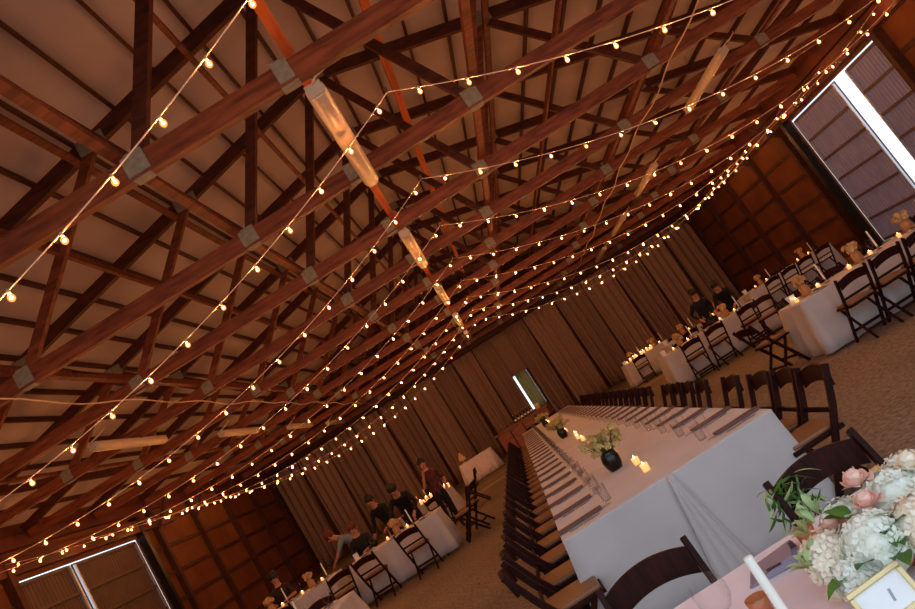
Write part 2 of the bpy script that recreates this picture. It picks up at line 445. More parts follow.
for r, (x, ys) in enumerate(((.02, (5.25, 10.05, 14.85, 19.65, 24.45)), (-6.08, (5.6, 10.9, 15.9, 20.9, 25.4)), (6.05, (5.6, 10.9, 16.4, 21, 25.4)))):
    for i, y in enumerate(ys):
        pl.put((x, y, CH-.16), 0, 'unlit ribbed strip lamp, %s, %s' % (rowname[r], ['nearest the camera', 'second from the camera', 'third of five', 'second from the back wall', 'closest to the back wall'][i]), 'strip lamps under the trusses')

# long slack cables
def cable(x0, name, label, cut):
    pts = []
    for i in range(70):
        y = 3+i*.38
        sag = .06*math.sin((y-.3)/2.4*PI)**2
        pts.append((x0+.03*math.sin(y*1.3)+.02*max(0, y-15)*(1 if x0 > 0 else 0), y, CH-.13-sag))
    tag(MB().tube(pts, .011, 5).build(name, M['cord']), label, 'cable')
cable(-4.7, 'power_cable', 'pale cable slung along the trusses over the left tables', 0)
cable(4.72, 'power_cable', 'pale cable slung along the trusses over the right tables', 0)

# ------------------------------------------------------------------ string lights
bulb_me = MB().ball((0, 0, -.05), .0235, 10, 6, (1, 1, 1.15)).mesh('bulb', M['globe'])
fil_me = MB().ball((0, 0, -.05), .0085, 6, 4).mesh('filament', M['bulb'])
sock_me = MB().tube([(0, 0, .008), (0, 0, -.024)], .011, 6).mesh('bulb_socket', M['cordlamp'])
def swag(a, b, sag, n=60):
    a = Vector(a); b = Vector(b); out = []
    for i in range(n+1):
        t = i/n; p = a.lerp(b, t); p.z -= sag*4*t*(1-t); out.append(p)
    return out
SY = [3.85, 6.0, 8.5, 10.85, 13.4, 15.9, 18.4, 20.9, 23.4]
for i, y in enumerate(SY):
    ax = .12 if i == 0 else .58
    A = (ax, y, CH-.12)
    label = 'white-corded swag of warm round bulbs, %s' % (['nearest the camera in view', 'second from the camera', 'third from the camera', 'fourth from the camera', 'middle one of the nine', 'fourth from the back curtains', 'third from the back curtains', 'second from the back curtains', 'closest to the back curtains'][i])
    t = thing('string_light', label, 'string lights', (0, 0, 0), 0, 'string lights swagged across the barn')
    pl_ = swag((XL+.35, y+.05, 4.28), A, 1.12+.05*math.sin(i)); pr_ = swag(A, (XR-.35, y-.05, 4.42), 1.12+.05*math.cos(i*2))
    path = pl_+pr_[1:]
    MB().tube(path, .0055, 5).build('cord', M['cord'], t)
    MB().box((ax, y-.0, CH-.1), (.03, .03, .05)).build('hook', M['steel'], t)
    acc = .2; last = path[0]; sp = .46
    for p in path[1:]:
        d = (p-last).length
        while acc+d >= sp:
            f = (sp-acc)/d; last = last.lerp(p, f); d = (p-last).length; acc = 0
            b = bpy.data.objects.new('bulb', bulb_me); C.objects.link(b); b.parent = t; b.location = last
            k = bpy.data.objects.new('bulb_socket', sock_me); C.objects.link(k); k.parent = b
            k = bpy.data.objects.new('filament', fil_me); C.objects.link(k); k.parent = b
        acc += d; last = p

# ------------------------------------------------------------------ back curtains
def curtain(x0, x1, seed, material, ztop=4.5, y=29.75, flare=0):
    rnd = random.Random(seed); n = 56; rows = []
    ph = [rnd.uniform(0, 6.3) for _ in range(4)]; nf = (x1-x0)/.16
    for j in range(9):
        z = ztop*(1-j/8)+.03*(j/8); k = j/8; row = []
        for i in range(n+1):
            u = i/n; amp = .035+.045*k
            d = 1.5*amp*math.sin(u*nf*2*PI*.5+ph[0]+.4*math.sin(u*9+ph[1]))+.035*math.sin(u*nf*.19*2*PI+ph[2])*(.4+k)
            xx = x0+(x1-x0)*u + (x1-x0)*.04*k*math.sin(ph[3]+u*3) + flare*k*(u-.5)
            row.append((xx, y+d, z))
        rows.append(row)
    return MB().quadgrid(rows, True).build('curtain', material, solid=.006)
edges = [-10.38, -9.1, -7.75, -6.3, -5.0, -3.6, -2.3, -1.22, -.2, .72]
tag(curtain(.66, 1.46, 99, M['curtain'], 4.5, 29.8), None) if 0 else None
edges2 = [1.42, 2.4, 3.95, 5.3, 6.75, 8.1, 9.4, 10.7]
gl = 'curtain panels on the back wall'
for es, nm in ((edges, 'left'), (edges2, 'right')):
    for i in range(len(es)-1):
        o = curtain(es[i]+.015, es[i+1]-.03, i+40*(nm == 'right'), M['curtain'] if i % 2 else M['curtain2'], flare=-.16 if i % 3 == 1 else -.05)
        nth = ['first', 'second', 'third', 'fourth', 'fifth', 'sixth', 'seventh', 'eighth', 'ninth'][i]
        if nm == 'left': lab = 'floor-length brown burlap curtain panel, %s from the left wall' % nth
        else: lab = 'floor-length brown burlap curtain panel, %s to the right of the small window' % nth
        tag(o, lab, 'curtain', gl)
o = MB()
rows = []
for j in range(6):
    rows.append([(.8+.56*i/20, 29.92+.02*math.sin(i*1.3), 2.62-(2.62-.9)*j/5) for i in range(21)])
tag(o.quadgrid(rows).build('sheer_curtain', M['sheer'], solid=.004), 'pale green sheer curtain lit by the small back window', 'curtain')
def valance():
    rows = []
    for j in range(6):
        rows.append([(.66+.82*i/30, 29.86+.02*math.sin(i*.9), 4.5-1.9*j/5) for i in range(31)])
    return MB().quadgrid(rows).build('curtain', M['curtain2'], solid=.005)
tag(valance(), 'short brown burlap curtain panel hanging above the small back window', 'curtain', gl)
tag(MB().tube([(XL+.1, 29.75, 4.53), (XR-.1, 29.75, 4.53)], .025, 8).build('curtain_rod', M['wallpost']), 'long dark rod holding the burlap curtains along the back wall', 'curtain rod')
trim(MB().box(((XL+XR)/2, 29.9, 4.68), (XR-XL-.3, .16, .22)), M['wallpost'])

# ------------------------------------------------------------------ folding chairs
def make_chair(seatmat=None):
    seatmat = seatmat or M['seat']
    t = thing('folding_chair', 'x', 'chair')
    ct = M['chairwood']
    # side posts: back top to front foot, gently curved flat bars
    def flat(pts, w, h):
        mb = MB(); pts = [Vector(p) for p in pts]; rows = []
        for i, p in enumerate(pts):
            tg = (pts[min(i+1, len(pts)-1)]-pts[max(0, i-1)]).normalized(); nrm = Vector((1, 0, 0)).cross(tg)
            rows.append([p+Vector((sx*w/2, 0, 0))+nrm*(sy*h/2) for sx, sy in ((-1, -1), (1, -1), (1, 1), (-1, 1), (-1, -1))])
        mb.quadgrid(rows, False); n = len(rows)
        mb.add(rows[0][:4], [(0, 1, 2, 3)], False); mb.add(rows[-1][:4], [(3, 2, 1, 0)], False); return mb
    for s in (-1, 1):
        x = s*.205
        flat([(x, -.265, .825), (x, -.235, .76), (x, -.16, .6), (x, -.05, .42), (x, .08, .22), (x, .215, .0)], .026, .042).build('leg', ct, t, bevel=.004)
        x = s*.176
        flat([(x, .13, .445), (x, .0, .27), (x, -.13, .12), (x, -.235, .0)], .024, .036).build('leg', ct, t, bevel=.004)
    # curved top rail
    mb = MB(); R0 = []; R1 = []; n = 12; front = []; back = []
    for i in range(n+1):
        u = -1+2*i/n; x = u*.192; yb = -.262-.03*(1-u*u)
        zt = .792+.034*(1-u*u); zb = .682+.034*(1-u*u)
        front.append([(x, yb+.012+.02, zb), (x, yb+.012, zt)]); back.append([(x, yb-.01+.02, zb), (x, yb-.01, zt)])
    rows = [[f[0], f[1], b[1], b[0], f[0]] for f, b in zip(front, back)]
    mb.quadgrid(rows, False); mb.add(rows[0][:4], [(3, 2, 1, 0)], False); mb.add(rows[-1][:4], [(0, 1, 2, 3)], False)
    mb.build('backrest', ct, t, bevel=.003)
    st = MB().box((0, .03, .455), (.375, .37, .03)).build('seat', ct, t, bevel=.006)
    MB().box((0, .03, .485), (.345, .34, .034)).build('cushion', seatmat, st, bevel=.014)
    MB().box((0, .128, .15), (.39, .02, .034)).build('stretcher', ct, t)
    MB().box((0, -.13, .12), (.34, .02, .03)).build('stretcher', ct, t)
    MB().box((0, -.145, .565), (.39, .018, .03)).build('stretcher', ct, t)
    return t
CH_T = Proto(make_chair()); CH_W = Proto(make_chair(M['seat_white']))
def side_word(i, n):
    return ['nearest the camera', 'second from the camera', 'third from the camera', 'fourth from the camera', 'fifth from the camera'][i] if i < 5 else None

# ------------------------------------------------------------------ tables
def tcloth(x0, x1, y0, y1, zt, hems, material, name='tablecloth', seed=1, fold=.3, step=.05):
    """hems: bottom height on sides south(-y), east(+x), north(+y), west(-x)"""
    rnd = random.Random(seed); P = []
    def side(a, b, nrm, hem):
        a = Vector(a); b = Vector(b); n = max(6, int((b-a).length/step))
        for i in range(n): P.append((a.lerp(b, i/n), Vector(nrm), hem, min(i, n-i)/n*(b-a).length))
    side((x0, y0), (x1, y0), (0, -1), hems[0]); side((x1, y0), (x1, y1), (1, 0), hems[1])
    side((x1, y1), (x0, y1), (0, 1), hems[2]); side((x0, y1), (x0, y0), (-1, 0), hems[3])
    ph = rnd.uniform(0, 6); N = len(P); mb = MB(); rows = []
    for j, k in enumerate((0, .02, .12, .35, .6, .8, 1)):
        row = []
        for i, (p, nr, hem, dc) in enumerate(P):
            hm = hem
            if dc < .12:
                q = P[i-1] if dc < .02 else None
                nb = P[(i-1) % N]; nr = (nr+P[(i-2) % N][1]).normalized() if dc < 1e-6 else nr
                if dc < 1e-6: hm = min(hem, nb[2])
            drop = (zt-hm)*k
            rip = (.018 if fold > .5 else .034)*math.sin(i*step*2*PI/fold+ph)+.01*math.sin(i*step*2*PI/(fold*.37)+ph*2)
            off = .004+(.014+.05*k+max(rip, -.012)*1.1)*min(1, k*2.2)*(zt-hm)/.7
            if dc < 1e-6: off *= 1.35
            row.append((p.x+nr.x*off, p.y+nr.y*off, zt-drop))
        row.append(row[0]); rows.append(row)
    mb.quadgrid(rows, True)
    n = len(mb.v); c = [(x0+.003, y0+.003, zt+.0005), (x1-.003, y0+.003, zt+.0005), (x1-.003, y1-.003, zt+.0005), (x0+.003, y1-.003, zt+.0005)]
    top = rows[0][:-1]
    mb.add(top, [tuple(range(len(top)))], False)
    return mb.build(name, material, solid=.003)

def make_table(L, W, name='folding_table', inset=.09):
    t = thing(name, 'x', 'table')
    MB().box((0, 0, .735), (L-.02, W-.02, .03)).build('tabletop', M['barwood'], t, bevel=.005)
    for sx in (-1, 1):
        for sy in (-1, 1):
            MB().tube([(sx*(L/2-.22), sy*(W/2-inset), .72), (sx*(L/2-.2), sy*(W/2-inset), 0)], .014, 8).build('leg', M['black_steel'], t)
        MB().tube([(sx*(L/2-.21), -(W/2-inset), .3), (sx*(L/2-.21), W/2-inset, .3)], .01, 6).build('brace', M['black_steel'], t)
    return t
ZT = .757
# the long head table: two rows of eight tables, end to end
T0, T1 = 4.55, 20.15; TX0, TXM, TX1 = -.18, .595, 1.37
tb = Proto(make_table(1.9, .76, inset=.24))
for row, xx in enumerate(((TX0+TXM)/2, (TXM+TX1)/2)):
    for i in range(8):
        r = tb.put((xx, T0+.98+i*1.94, 0), PI/2, 'folding table hidden under the long white head table cloth', 'tables under the long head table')
htc = tag(tcloth(TX0, TX1, T0, T1, ZT, (.03, .56, .3, .56), M['linen'], seed=3, fold=.9, step=.1), 'very long white cloth covering the central head table', 'tablecloth')
# gathered corner of cloth falling down the near end between both halves
mb = MB(); rows = []
for j in range(11):
    k = j/10; z = ZT+.004-.72*k; row = []
    for i in range(25):
        u = i/24; wdt = .03+.25*k; x = .6-wdt*.42+wdt*u
        y = T0-.012-.075*k-.012*math.sin(min(1, k*4)*PI/2)-.02*(.3+k)*abs(math.sin(u*PI*3.5))*(k > .02)
        row.append((x, y, z))
    rows.append(row)
mb.quadgrid(rows, True).build('cloth_gather', M['linen'], htc, solid=.003)

# head table chairs
gR, gL = 'chairs down the right side of the head table', 'chairs down the left side of the head table'
n = 25
RY = [4.7, 5.18, 5.66, 6.4, 7.35, 7.95, 8.45, 8.95, 10.2, 10.75, 11.35, 11.9, 12.5, 13.1, 13.7, 14.3, 14.9, 15.5, 16.1, 16.7, 17.3, 17.9, 18.5, 19.1, 19.7]
for i in range(n):
    y = 4.6+.6*i+random.uniform(-.03, .03); r = random.uniform(-.04, .04)
    def lab(side, hand):
        w_ = side_word(i, n)
        if w_: return 'tan-seated folding chair, %s side of head table, %s' % (side, w_)
        return 'dark folding chair in the row far down the %s side of the head table' % side
    CH_T.put((1.53, RY[i], 0), PI/2+r, lab('right', 0), gR)
    CH_T.put((-.325, y-.13, 0), -PI/2+r, lab('left', 0), gL)
for x in (.2, .95):
    CH_T.put((x, T1+.3, 0), PI, 'dark folding chair at the far end of the head table, %s of the pair' % ('left' if x < .5 else 'right'), 'chairs at the far end of the head table')

# place settings
def make_napkin():
    mb = MB(); rows = []
    for j in range(9):
        yy = -.165+.33*j/8; wd = .056+.004*math.sin(j)
        rows.append([(-wd, yy, .001), (-wd, yy, .014), (-wd*.2, yy, .018), (wd*.6, yy, .015), (wd, yy, .012), (wd, yy, .001)])
    mb.quadgrid(rows, False); mb.add(rows[0], [tuple(range(6))], False); mb.add(rows[-1], [tuple(range(5, -1, -1))], False)
    o = mb.build('napkin', M['napkin']); tag(o, 'x', 'napkin'); return o
NAP = Proto(make_napkin())
def make_knife():
    t = thing('table_knife', 'x', 'cutlery')
    MB().box((0, -.055, .004), (.014, .1, .006)).build('handle', M['steel'], t, bevel=.002)
    mb = MB(); prof = [(-.009, 0), (.006, 0), (.009, .05), (.007, .1), (-.004, .122), (-.009, .1)]
    vs = [(x, y, z) for z in (.002, .005) for x, y in prof]; k = 6
    mb.add(vs, [tuple(range(k-1, -1, -1)), tuple(range(k, 2*k))]+[(i, (i+1) % k, k+(i+1) % k, k+i) for i in range(k)], False)
    mb.build('blade', M['steel'], t); return t
KN = Proto(make_knife())
def make_glass():
    t = thing('wine_glass', 'x', 'glass')
    MB().lathe([(0, .001), (.033, .002), (.032, .004), (.005, .008), (.004, .03), (.004, .075), (.012, .085)], n=12).build('stem', M['glass'], t)
    MB().lathe([(.004, .08), (.022, .092), (.035, .12), (.038, .145), (.034, .175), (.030, .2)], n=14).build('bowl', M['glass'], t)
    return t
WG = Proto(make_glass())
def make_tumbler():
    t = MB().lathe([(0, .004), (.028, .004), (.034, .12), (.036, .12), (.030, .001), (0, .001)], n=14).build('water_glass', M['glass'])
    return tag(t, 'x', 'glass')
TB = Proto(make_tumbler())
for i in range(n):
    y = 4.78+.6*i
    far = ' beyond the nearest five' if i >= 5 else ''
    pos = {0: 'nearest the camera', 1: 'second from the camera', 2: 'third from the camera', 3: 'fourth from the camera', 4: 'fifth from the camera'}.get(i)
    for hand, ex, s in (('left', TX0, 1), ('right', TX1, -1)):
        sfx = (hand, pos) if pos else (hand, 'in the far run of settings')
        NAP.put((ex+s*.16, y, ZT+.004), PI/2+random.uniform(-.04, .04), 'folded brown napkin, %s edge of head table, %s' % sfx, 'napkins on the head table, '+hand)
        KN.put((ex+s*.17, y+s*.0-.13, ZT+.004), PI/2*(-s), 'steel table knife, %s edge of head table, %s' % sfx, 'knives on the head table, '+hand)
        WG.put((ex+s*.36, y-.02, ZT+.003), 0, 'stemmed wine glass, %s half of head table, %s' % sfx, 'wine glasses on the head table, '+hand)
        TB.put((ex+s*.39, y+.11, ZT+.003), 0, 'plain water glass, %s half of head table, %s' % sfx, 'water glasses on the head table, '+hand)

# votive candles
def make_votive():
    t = thing('votive_candle', 'x', 'candle')
    MB().lathe([(0, .002), (.026, .002), (.030, .055), (.027, .055), (.024, .008), (0, .008)], n=12).build('glass_cup', M['votive'], t)
    MB().lathe([(0, .03), (.02, .03)], n=10).build('wax', M['wax'], t)
    MB().lathe([(0, .032), (.007, .042), (.005, .056), (0, .074)], n=8).build('flame', M['flame'], t)
    return t
VT = Proto(make_votive())
vy = [5.02, 5.46, 6.35, 6.75, 7.2, 7.7, 8.2, 8.6, 9.2, 9.8, 10.4, 12.0, 12.7, 13.5, 14.4, 15.3, 17.6, 18.6]
for i, y in enumerate(vy):
    lab = 'lit votive candle in front of the black flower vase, %s' % ('nearest the camera' if i == 0 else 'beside the vase') if i < 2 else 'lit votive candle in the line running down the middle of the head table'
    VT.put((.56+.02*math.sin(i*2), y, ZT+.004), 0, lab, 'votive candles on the head table' if i > 1 else 'near votive candles')

def petals(mb, c, r, n, seed, sz, tilt=.6):
    rnd = random.Random(seed); c = Vector(c)
    for i in range(n):
        th = rnd.uniform(0, 2*PI); ph = math.acos(rnd.uniform(-.35, 1)); d = Vector((math.sin(ph)*math.cos(th), math.sin(ph)*math.sin(th), math.cos(ph)))
        p = c+d*r*rnd.uniform(.86, 1.05)
        a = d.cross(Vector((rnd.uniform(-1, 1), rnd.uniform(-1, 1), rnd.uniform(-1, 1)))).normalized(); b = d.cross(a)
        for k in range(4):
            an = k*PI/2+rnd.uniform(-.2, .2); u = a*math.cos(an)+b*math.sin(an); w_ = d.cross(u)
            mb.add([p, p+u*sz*.55+w_*sz*.34+d*sz*.12, p+u*sz+d*sz*.22, p+u*sz*.55-w_*sz*.34+d*sz*.12], [(0, 1, 2, 3)], True)
def leafblade(mb, base, d, L, w_, up=Vector((0, 0, 1)), curl=.3):
    d = Vector(d).normalized(); base = Vector(base); sd = d.cross(up)
    if sd.length < .05: sd = Vector((1, 0, 0))
    sd.normalize(); rows = []
    for j in range(6):
        k = j/5; p = base+d*L*k+up*(curl*L*(k-k*k*1.6)); ww = w_*math.sin(PI*min(1, .12+k*.88))*.5
        rows.append([p-sd*ww, p-Vector((0, 0, ww*.25)), p+sd*ww])
    mb.quadgrid(rows, True)

def make_centerpiece():
    t = thing('flower_vase', 'x', 'flower vase')
    MB().lathe([(0, .0), (.045, .0), (.06, .03), (.068, .08), (.06, .115), (.05, .13), (.052, .135), (.045, .13), (0, .1)], n=10).build('vase', M['black_vase'], t)
    rnd = random.Random(3); st = MB(); lf = MB(); fl = MB()
    for i in range(26):
        th = rnd.uniform(0, 2*PI); r = rnd.uniform(.03, .15); h = rnd.uniform(.16, .27)
        tip = Vector((r*math.cos(th), r*math.sin(th), h))
        st.tube([(0, 0, .1), tip*.5+Vector((0, 0, .05)), tip], .0025, 4)
        petals(fl, tip, .022, 14, i, .022)
    for i in range(26):
        th = rnd.uniform(0, 2*PI); d = Vector((math.cos(th), math.sin(th), rnd.uniform(.2, 1.6)))
        leafblade(lf, (0, 0, .12), d, rnd.uniform(.12, .22), .02)
    st.build('stems', M['stem'], t); lf.build('leaves', M['leaf'], t); fl.build('blooms', M['yellowflower'], t); return t
CP = Proto(make_centerpiece())
for i, (y, w_) in enumerate(((5.8, 'nearest the camera'), (11.2, 'halfway down the table'), (16.6, 'near the far end'))):
    CP.put((.45, y, ZT+.004), i*1.1, 'black vase of yellow-green flowers on the head table, '+w_, 'flower vases on the head table', (1.15,)*3)

# side tables dressed with candles, vases, plates -------------------------------------------------
def make_vase2():
    t = thing('amber_jar', 'x', 'flower jar')
    MB().lathe([(0, 0), (.05, 0), (.06, .02), (.06, .11), (.045, .13), (.047, .15), (.04, .15), (.04, .12), (0, .1)], n=12).build('jar', M['orange_vase'], t)
    fl = MB(); st = MB()
    for i in range(9):
        th = i*2.4; r = .02+.055*(i/9); p = Vector((r*math.cos(th), r*math.sin(th), .2+.03*math.cos(i)))
        petals(fl, p, .03, 16, i, .03); st.tube([(0, 0, .08), p], .003, 4)
    st.build('stems', M['stem'], t); fl.build('blooms', M['orange_petal'], t); return t
def make_taper():
    t = thing('taper_candle', 'x', 'candle')
    MB().lathe([(0, 0), (.04, 0), (.04, .012), (.012, .02), (.012, .05), (.018, .06), (.0, .06)], n=12).build('holder', M['steel'], t)
    MB().lathe([(.012, .055), (.012, .3), (.004, .305), (0, .305)], n=10).build('candle', M['wax'], t)
    return t
def make_plate():
    t = MB().lathe([(0, .004), (.08, .004), (.13, .016), (.132, .019), (.08, .01), (0, .009)], n=24).build('dinner_plate', M['card']); return tag(t, 'x', 'plate')
def make_pitcher():
    t = thing('water_pitcher', 'x', 'pitcher')
    MB().lathe([(0, .002), (.05, .002), (.06, .06), (.05, .15), (.04, .18), (.047, .2), (.043, .2), (.036, .18), (.046, .15), (0, .01)], n=14).build('body', M['glass'], t)
    MB().tube([(.046, 0, .17), (.1, 0, .16), (.1, 0, .09), (.057, 0, .06)], .007, 6).build('handle', M['glass'], t); return t
def make_menu():
    t = MB().box((0, -.02, .06), (.09, .004, .13), Matrix.Rotation(.35, 3, 'X')).box((0, .025, .06), (.09, .004, .13), Matrix.Rotation(-.35, 3, 'X')).build('menu_card', M['card']); return tag(t, 'x', 'card')
VJ = Proto(make_vase2()); TP = Proto(make_taper()); DP = Proto(make_plate()); MC = Proto(make_menu())

TB18 = Proto(make_table(1.83, .76)); TB24 = Proto(make_table(2.44, .76))
def side_table(x0, x1, y0, desc, seed, cloth='linen', hems=(.04, .04, .6, .04), near=(), far=(), white=False, items=1, ang=None, nearlab=None):
    """desc: unique phrase, e.g. 'on the right nearest the door'"""
    L = x1-x0; y1 = y0+.76
    P = TB24 if L > 2.1 else TB18
    P.put(((x0+x1)/2, y0+.38, 0), 0, 'folding banquet table under its cloth, the '+desc, 'side tables', (L/(2.44 if L > 2.1 else 1.83), 1, 1))
    tag(tcloth(x0, x1, y0, y1, ZT, hems, M[cloth], seed=seed, fold=.34), 'white floor-length tablecloth of the '+desc, 'tablecloth')
    CHP = CH_W if white else CH_T
    for k, x in enumerate(near):
        CHP.put((x, y0-.38, 0), 0+random.uniform(-.06, .06), 'dark folding chair, camera side of %s, %s from left' % (desc, ['first', 'second', 'third', 'fourth', 'fifth'][k]), 'camera-side chairs, '+desc)
    for k, x in enumerate(far):
        CHP.put((x, y1+.38, 0), PI+random.uniform(-.06, .06), 'dark folding chair, behind %s, %s from left' % (desc, ['first', 'second', 'third', 'fourth', 'fifth'][k]), 'far-side chairs, '+desc)
    rnd = random.Random(seed)
    k = max(2, int(L/.6))
    for j in range(k):
        x = x0+(j+.5)*L/k
        for sy, yy in (('camera', y0+.17), ('far', y1-.17)):
            DP.put((x, yy, ZT+.002), 0, 'white dinner plate, %s edge of %s' % (sy, desc), 'plates, '+desc)
            NAPk = NAP.put((x, yy, ZT+.014), rnd.uniform(-.1, .1), 'brown napkin on plate, %s edge of %s' % (sy, desc), 'napkins, '+desc, (.8, .55, 1))
            WG.put((x+.15, yy+(.06 if sy == 'camera' else -.06), ZT+.002), 0, 'stemmed wine glass, %s edge of %s' % (sy, desc), 'wine glasses, '+desc)
    for j in range(items):
        x = x0+L*(j+.5)/items+rnd.uniform(-.1, .1)
        VJ.put((x, y0+.4, ZT+.002), j, 'amber jar of orange flowers on %s%s' % (desc, '' if items == 1 else ', '+['left one', 'middle one', 'right one'][j if items == 3 else (0 if j == 0 else 2)]), None, (1.1,)*3)
        for q, dx in enumerate((-.2, .2)):
            VT.put((x+dx, y0+.34+.1*q, ZT+.002), 0, 'lit votive candle by the flowers on %s' % desc, 'votives, '+desc)
        TP.put((x+.32, y0+.42, ZT+.002), 0, 'white taper candle on %s%s' % (desc, '' if items == 1 else ', '+['left one', 'middle one', 'right one'][j if items == 3 else (0 if j == 0 else 2)]))
    MC.put((x0+.1, y0+.4, ZT+.002), .2, 'small white tent card, '+desc)

# right side
side_table(3.87, 6.2, 9.15, 'nearest right table', 11, near=(4.3, 4.78, 5.26, 5.74), far=(4.5, 5.1, 5.75), items=3)
side_table(6.55, 8.95, 9.2, 'right table leaving the frame', 12, near=(6.9, 7.4), far=(6.8,), items=2)
side_table(3.3, 5.68, 14.9, 'middle right table', 13, near=(3.75, 4.3, 5.1), far=(4.1, 4.9), items=2)
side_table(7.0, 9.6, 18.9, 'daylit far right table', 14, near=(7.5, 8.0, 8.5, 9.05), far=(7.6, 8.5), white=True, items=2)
side_table(4.35, 6.7, 18.7, 'far table left of daylit one', 15, near=(4.9, 5.5, 6.1), far=(5.0,), items=2)
side_table(3.7, 5.3, 22.2, 'small candlelit right rear table', 16, near=(4.1,), far=(), items=2)
CH_T.put((3.52, 9.9, 0), -PI/2+.25, 'dark folding chair pulled up to the left end of the near right row')
CH_T.put((5.1, 13.55, 0), 2.6, 'dark folding chair turned sideways between the near and middle right tables')
# left side
side_table(-3.98, -2.15, 12.6, 'left table with leaning guest', 21, near=(-3.5, -2.65), far=(-3.9,), items=1, hems=(.06, .06, .6, .06))
side_table(-6.25, -4.4, 12.75, 'left table by the wall', 22, near=(-5.2, -5.75), far=(-5.8,), items=2)
side_table(-8.6, -6.6, 12.75, 'leftmost table', 25, near=(-7.0,), far=(), items=1)
side_table(-4.75, -2.9, 8.15, 'nearest left table', 23, near=(), far=(-3.6,), items=1)
side_table(-4.1, -2.35, 17.0, 'candlelit left rear table', 24, near=(-3.3, -2.7), far=(), items=1)
CH_T.put((-1.74, 12.85, 0), PI/2+.2, 'dark folding chair at the right end of the left tables, nearer one')
CH_T.put((-1.68, 13.45, 0), PI/2-.3, 'dark folding chair at the right end of the left tables, farther one')
CH_T.put((-4.12, 12.2, 0), .5, 'dark folding chair angled in the gap between the left tables')
CH_T.put((-1.86, 17.3, 0), PI/2, 'dark folding chair at the right end of the left rear table')
# bright candle clusters
for cx, cy, lab in ((-2.75, 17.35, 'left rear table'), (4.4, 22.5, 'small far right table')):
    for q in range(7):
        VT.put((cx+.13*(q-3)+.02*(q % 2), cy+.1*(q % 3), ZT+.002), 0, 'lit votive candle in the bright cluster on the '+lab, 'candle cluster, '+lab, (1.5, 1.5, 1.8))

# ------------------------------------------------------------------ cake table, bar
mb = MB()
def skirt_table(cx, cy, L, W, h, seed):
    P = []; n = 40
    per = []
    for a, b, nr in (((cx-L/2, cy-W/2), (cx+L/2, cy-W/2), (0, -1)), ((cx+L/2, cy-W/2), (cx+L/2, cy+W/2), (1, 0)), ((cx+L/2, cy+W/2), (cx-L/2, cy+W/2), (0, 1)), ((cx-L/2, cy+W/2), (cx-L/2, cy-W/2), (-1, 0))):
        a = Vector(a); b = Vector(b)
        for i in range(n): per.append((a.lerp(b, i/n), Vector(nr)))
    rows = []
    for k in (0, .05, .4, .7, 1):
        row = []
        for i, (p, nr) in enumerate(per):
            off = (.01+.1*k+.06*k*math.sin(i*1.05))
            row.append((p.x+nr.x*off, p.y+nr.y*off, h-(h-.03)*k))
        row.append(row[0]); rows.append(row)
    m_ = MB().quadgrid(rows, True); m_.add(rows[0][:-1], [tuple(range(len(per)))], False)
    return m_.build('tablecloth', M['linen_pink'], solid=.003)
tag(skirt_table(-2.08, 25.05, 1.25, .6, .78, 2), 'pinkish floor-length pleated cloth on the cake table by the curtains', 'tablecloth')
t = make_table(1.2, .56, 'cake_table'); t.location = (-2.08, 25.05, .018); tag(t, 'small table under the pleated cloth before the curtains', 'table')
t = thing('tiered_cake', 'small golden tiered cake on the left of the pleated cloth', 'cake', (-2.5, 25.05, .783))
MB().lathe([(0, 0), (.16, 0), (.16, .02), (.03, .02), (.03, .1), (.16, .1), (.16, .115), (0, .115)], n=18).build('cake_stand', M['gold'], t)
MB().lathe([(0, .115), (.13, .115), (.13, .22), (0, .22)], n=18).build('bottom_tier', M['cake'], t)
MB().lathe([(0, .22), (.085, .22), (.085, .31), (0, .31)], n=18).build('middle_tier', M['cake'], t)
MB().lathe([(0, .31), (.045, .31), (.04, .38), (0, .4)], n=14).build('top_tier', M['cake'], t)
t = thing('serving_bar', 'orange pine bar counter across the far end of the head table', 'bar', (0, 24.3, 0))
MB().box((0, 0, .99), (2.1, .6, .05)).build('counter_top', M['barwood'], t, bevel=.008)
MB().box((0, -.2, .48), (1.96, .04, .94)).build('front_panel', M['barwood'], t)
for x in (-.96, .96): MB().box((x, .02, .48), (.05, .42, .95)).build('side_panel', M['barwood'], t)
for x in (-.5, 0, .5): MB().box((x, -.225, .48), (.05, .02, .9)).build('batten', M['timber_dark'], t)
def make_bottle():
    t = thing('bottle', 'x', 'bottle')
    MB().lathe([(0, 0), (.036, 0), (.038, .02), (.038, .17), (.014, .22), (.013, .28)], n=12).build('body', M['bottle'], t)
    MB().lathe([(.014, .27), (.015, .3), (0, .3)], n=10).build('cap', M['gold'], t)
    MB().lathe([(.0385, .06), (.0385, .13)], n=12).build('wrapper', M['card'], t); return t
BT = Proto(make_bottle())
for k in range(6):
    BT.put((-.15+.13*k, 24.3+.05*(k % 2), 1.016), 0, 'dark bottle standing in the row on the orange pine bar', 'bottles on the bar')
for k in range(8):
    TB.put((-.9+.09*k, 24.25+.07*(k % 2), 1.016), 0, 'clear glass standing on the left part of the pine bar', 'glasses on the bar')
def box_of(x, lab): 
    t = thing('paper_bag', lab, 'bag', (x, 24.35, 1.016)); MB().lathe([(0, 0), (.09, 0), (.1, .2), (.09, .21), (.085, .2), (0, .02)], n=4).build('bag_body', M['cake'], t); MB().tube([(-.04, 0, .2), (-.03, 0, .27), (.03, 0, .27), (.04, 0, .2)], .004, 5).build('handle', M['cord'], t)
box_of(.75, 'small cream paper bag at the right end of the pine bar')

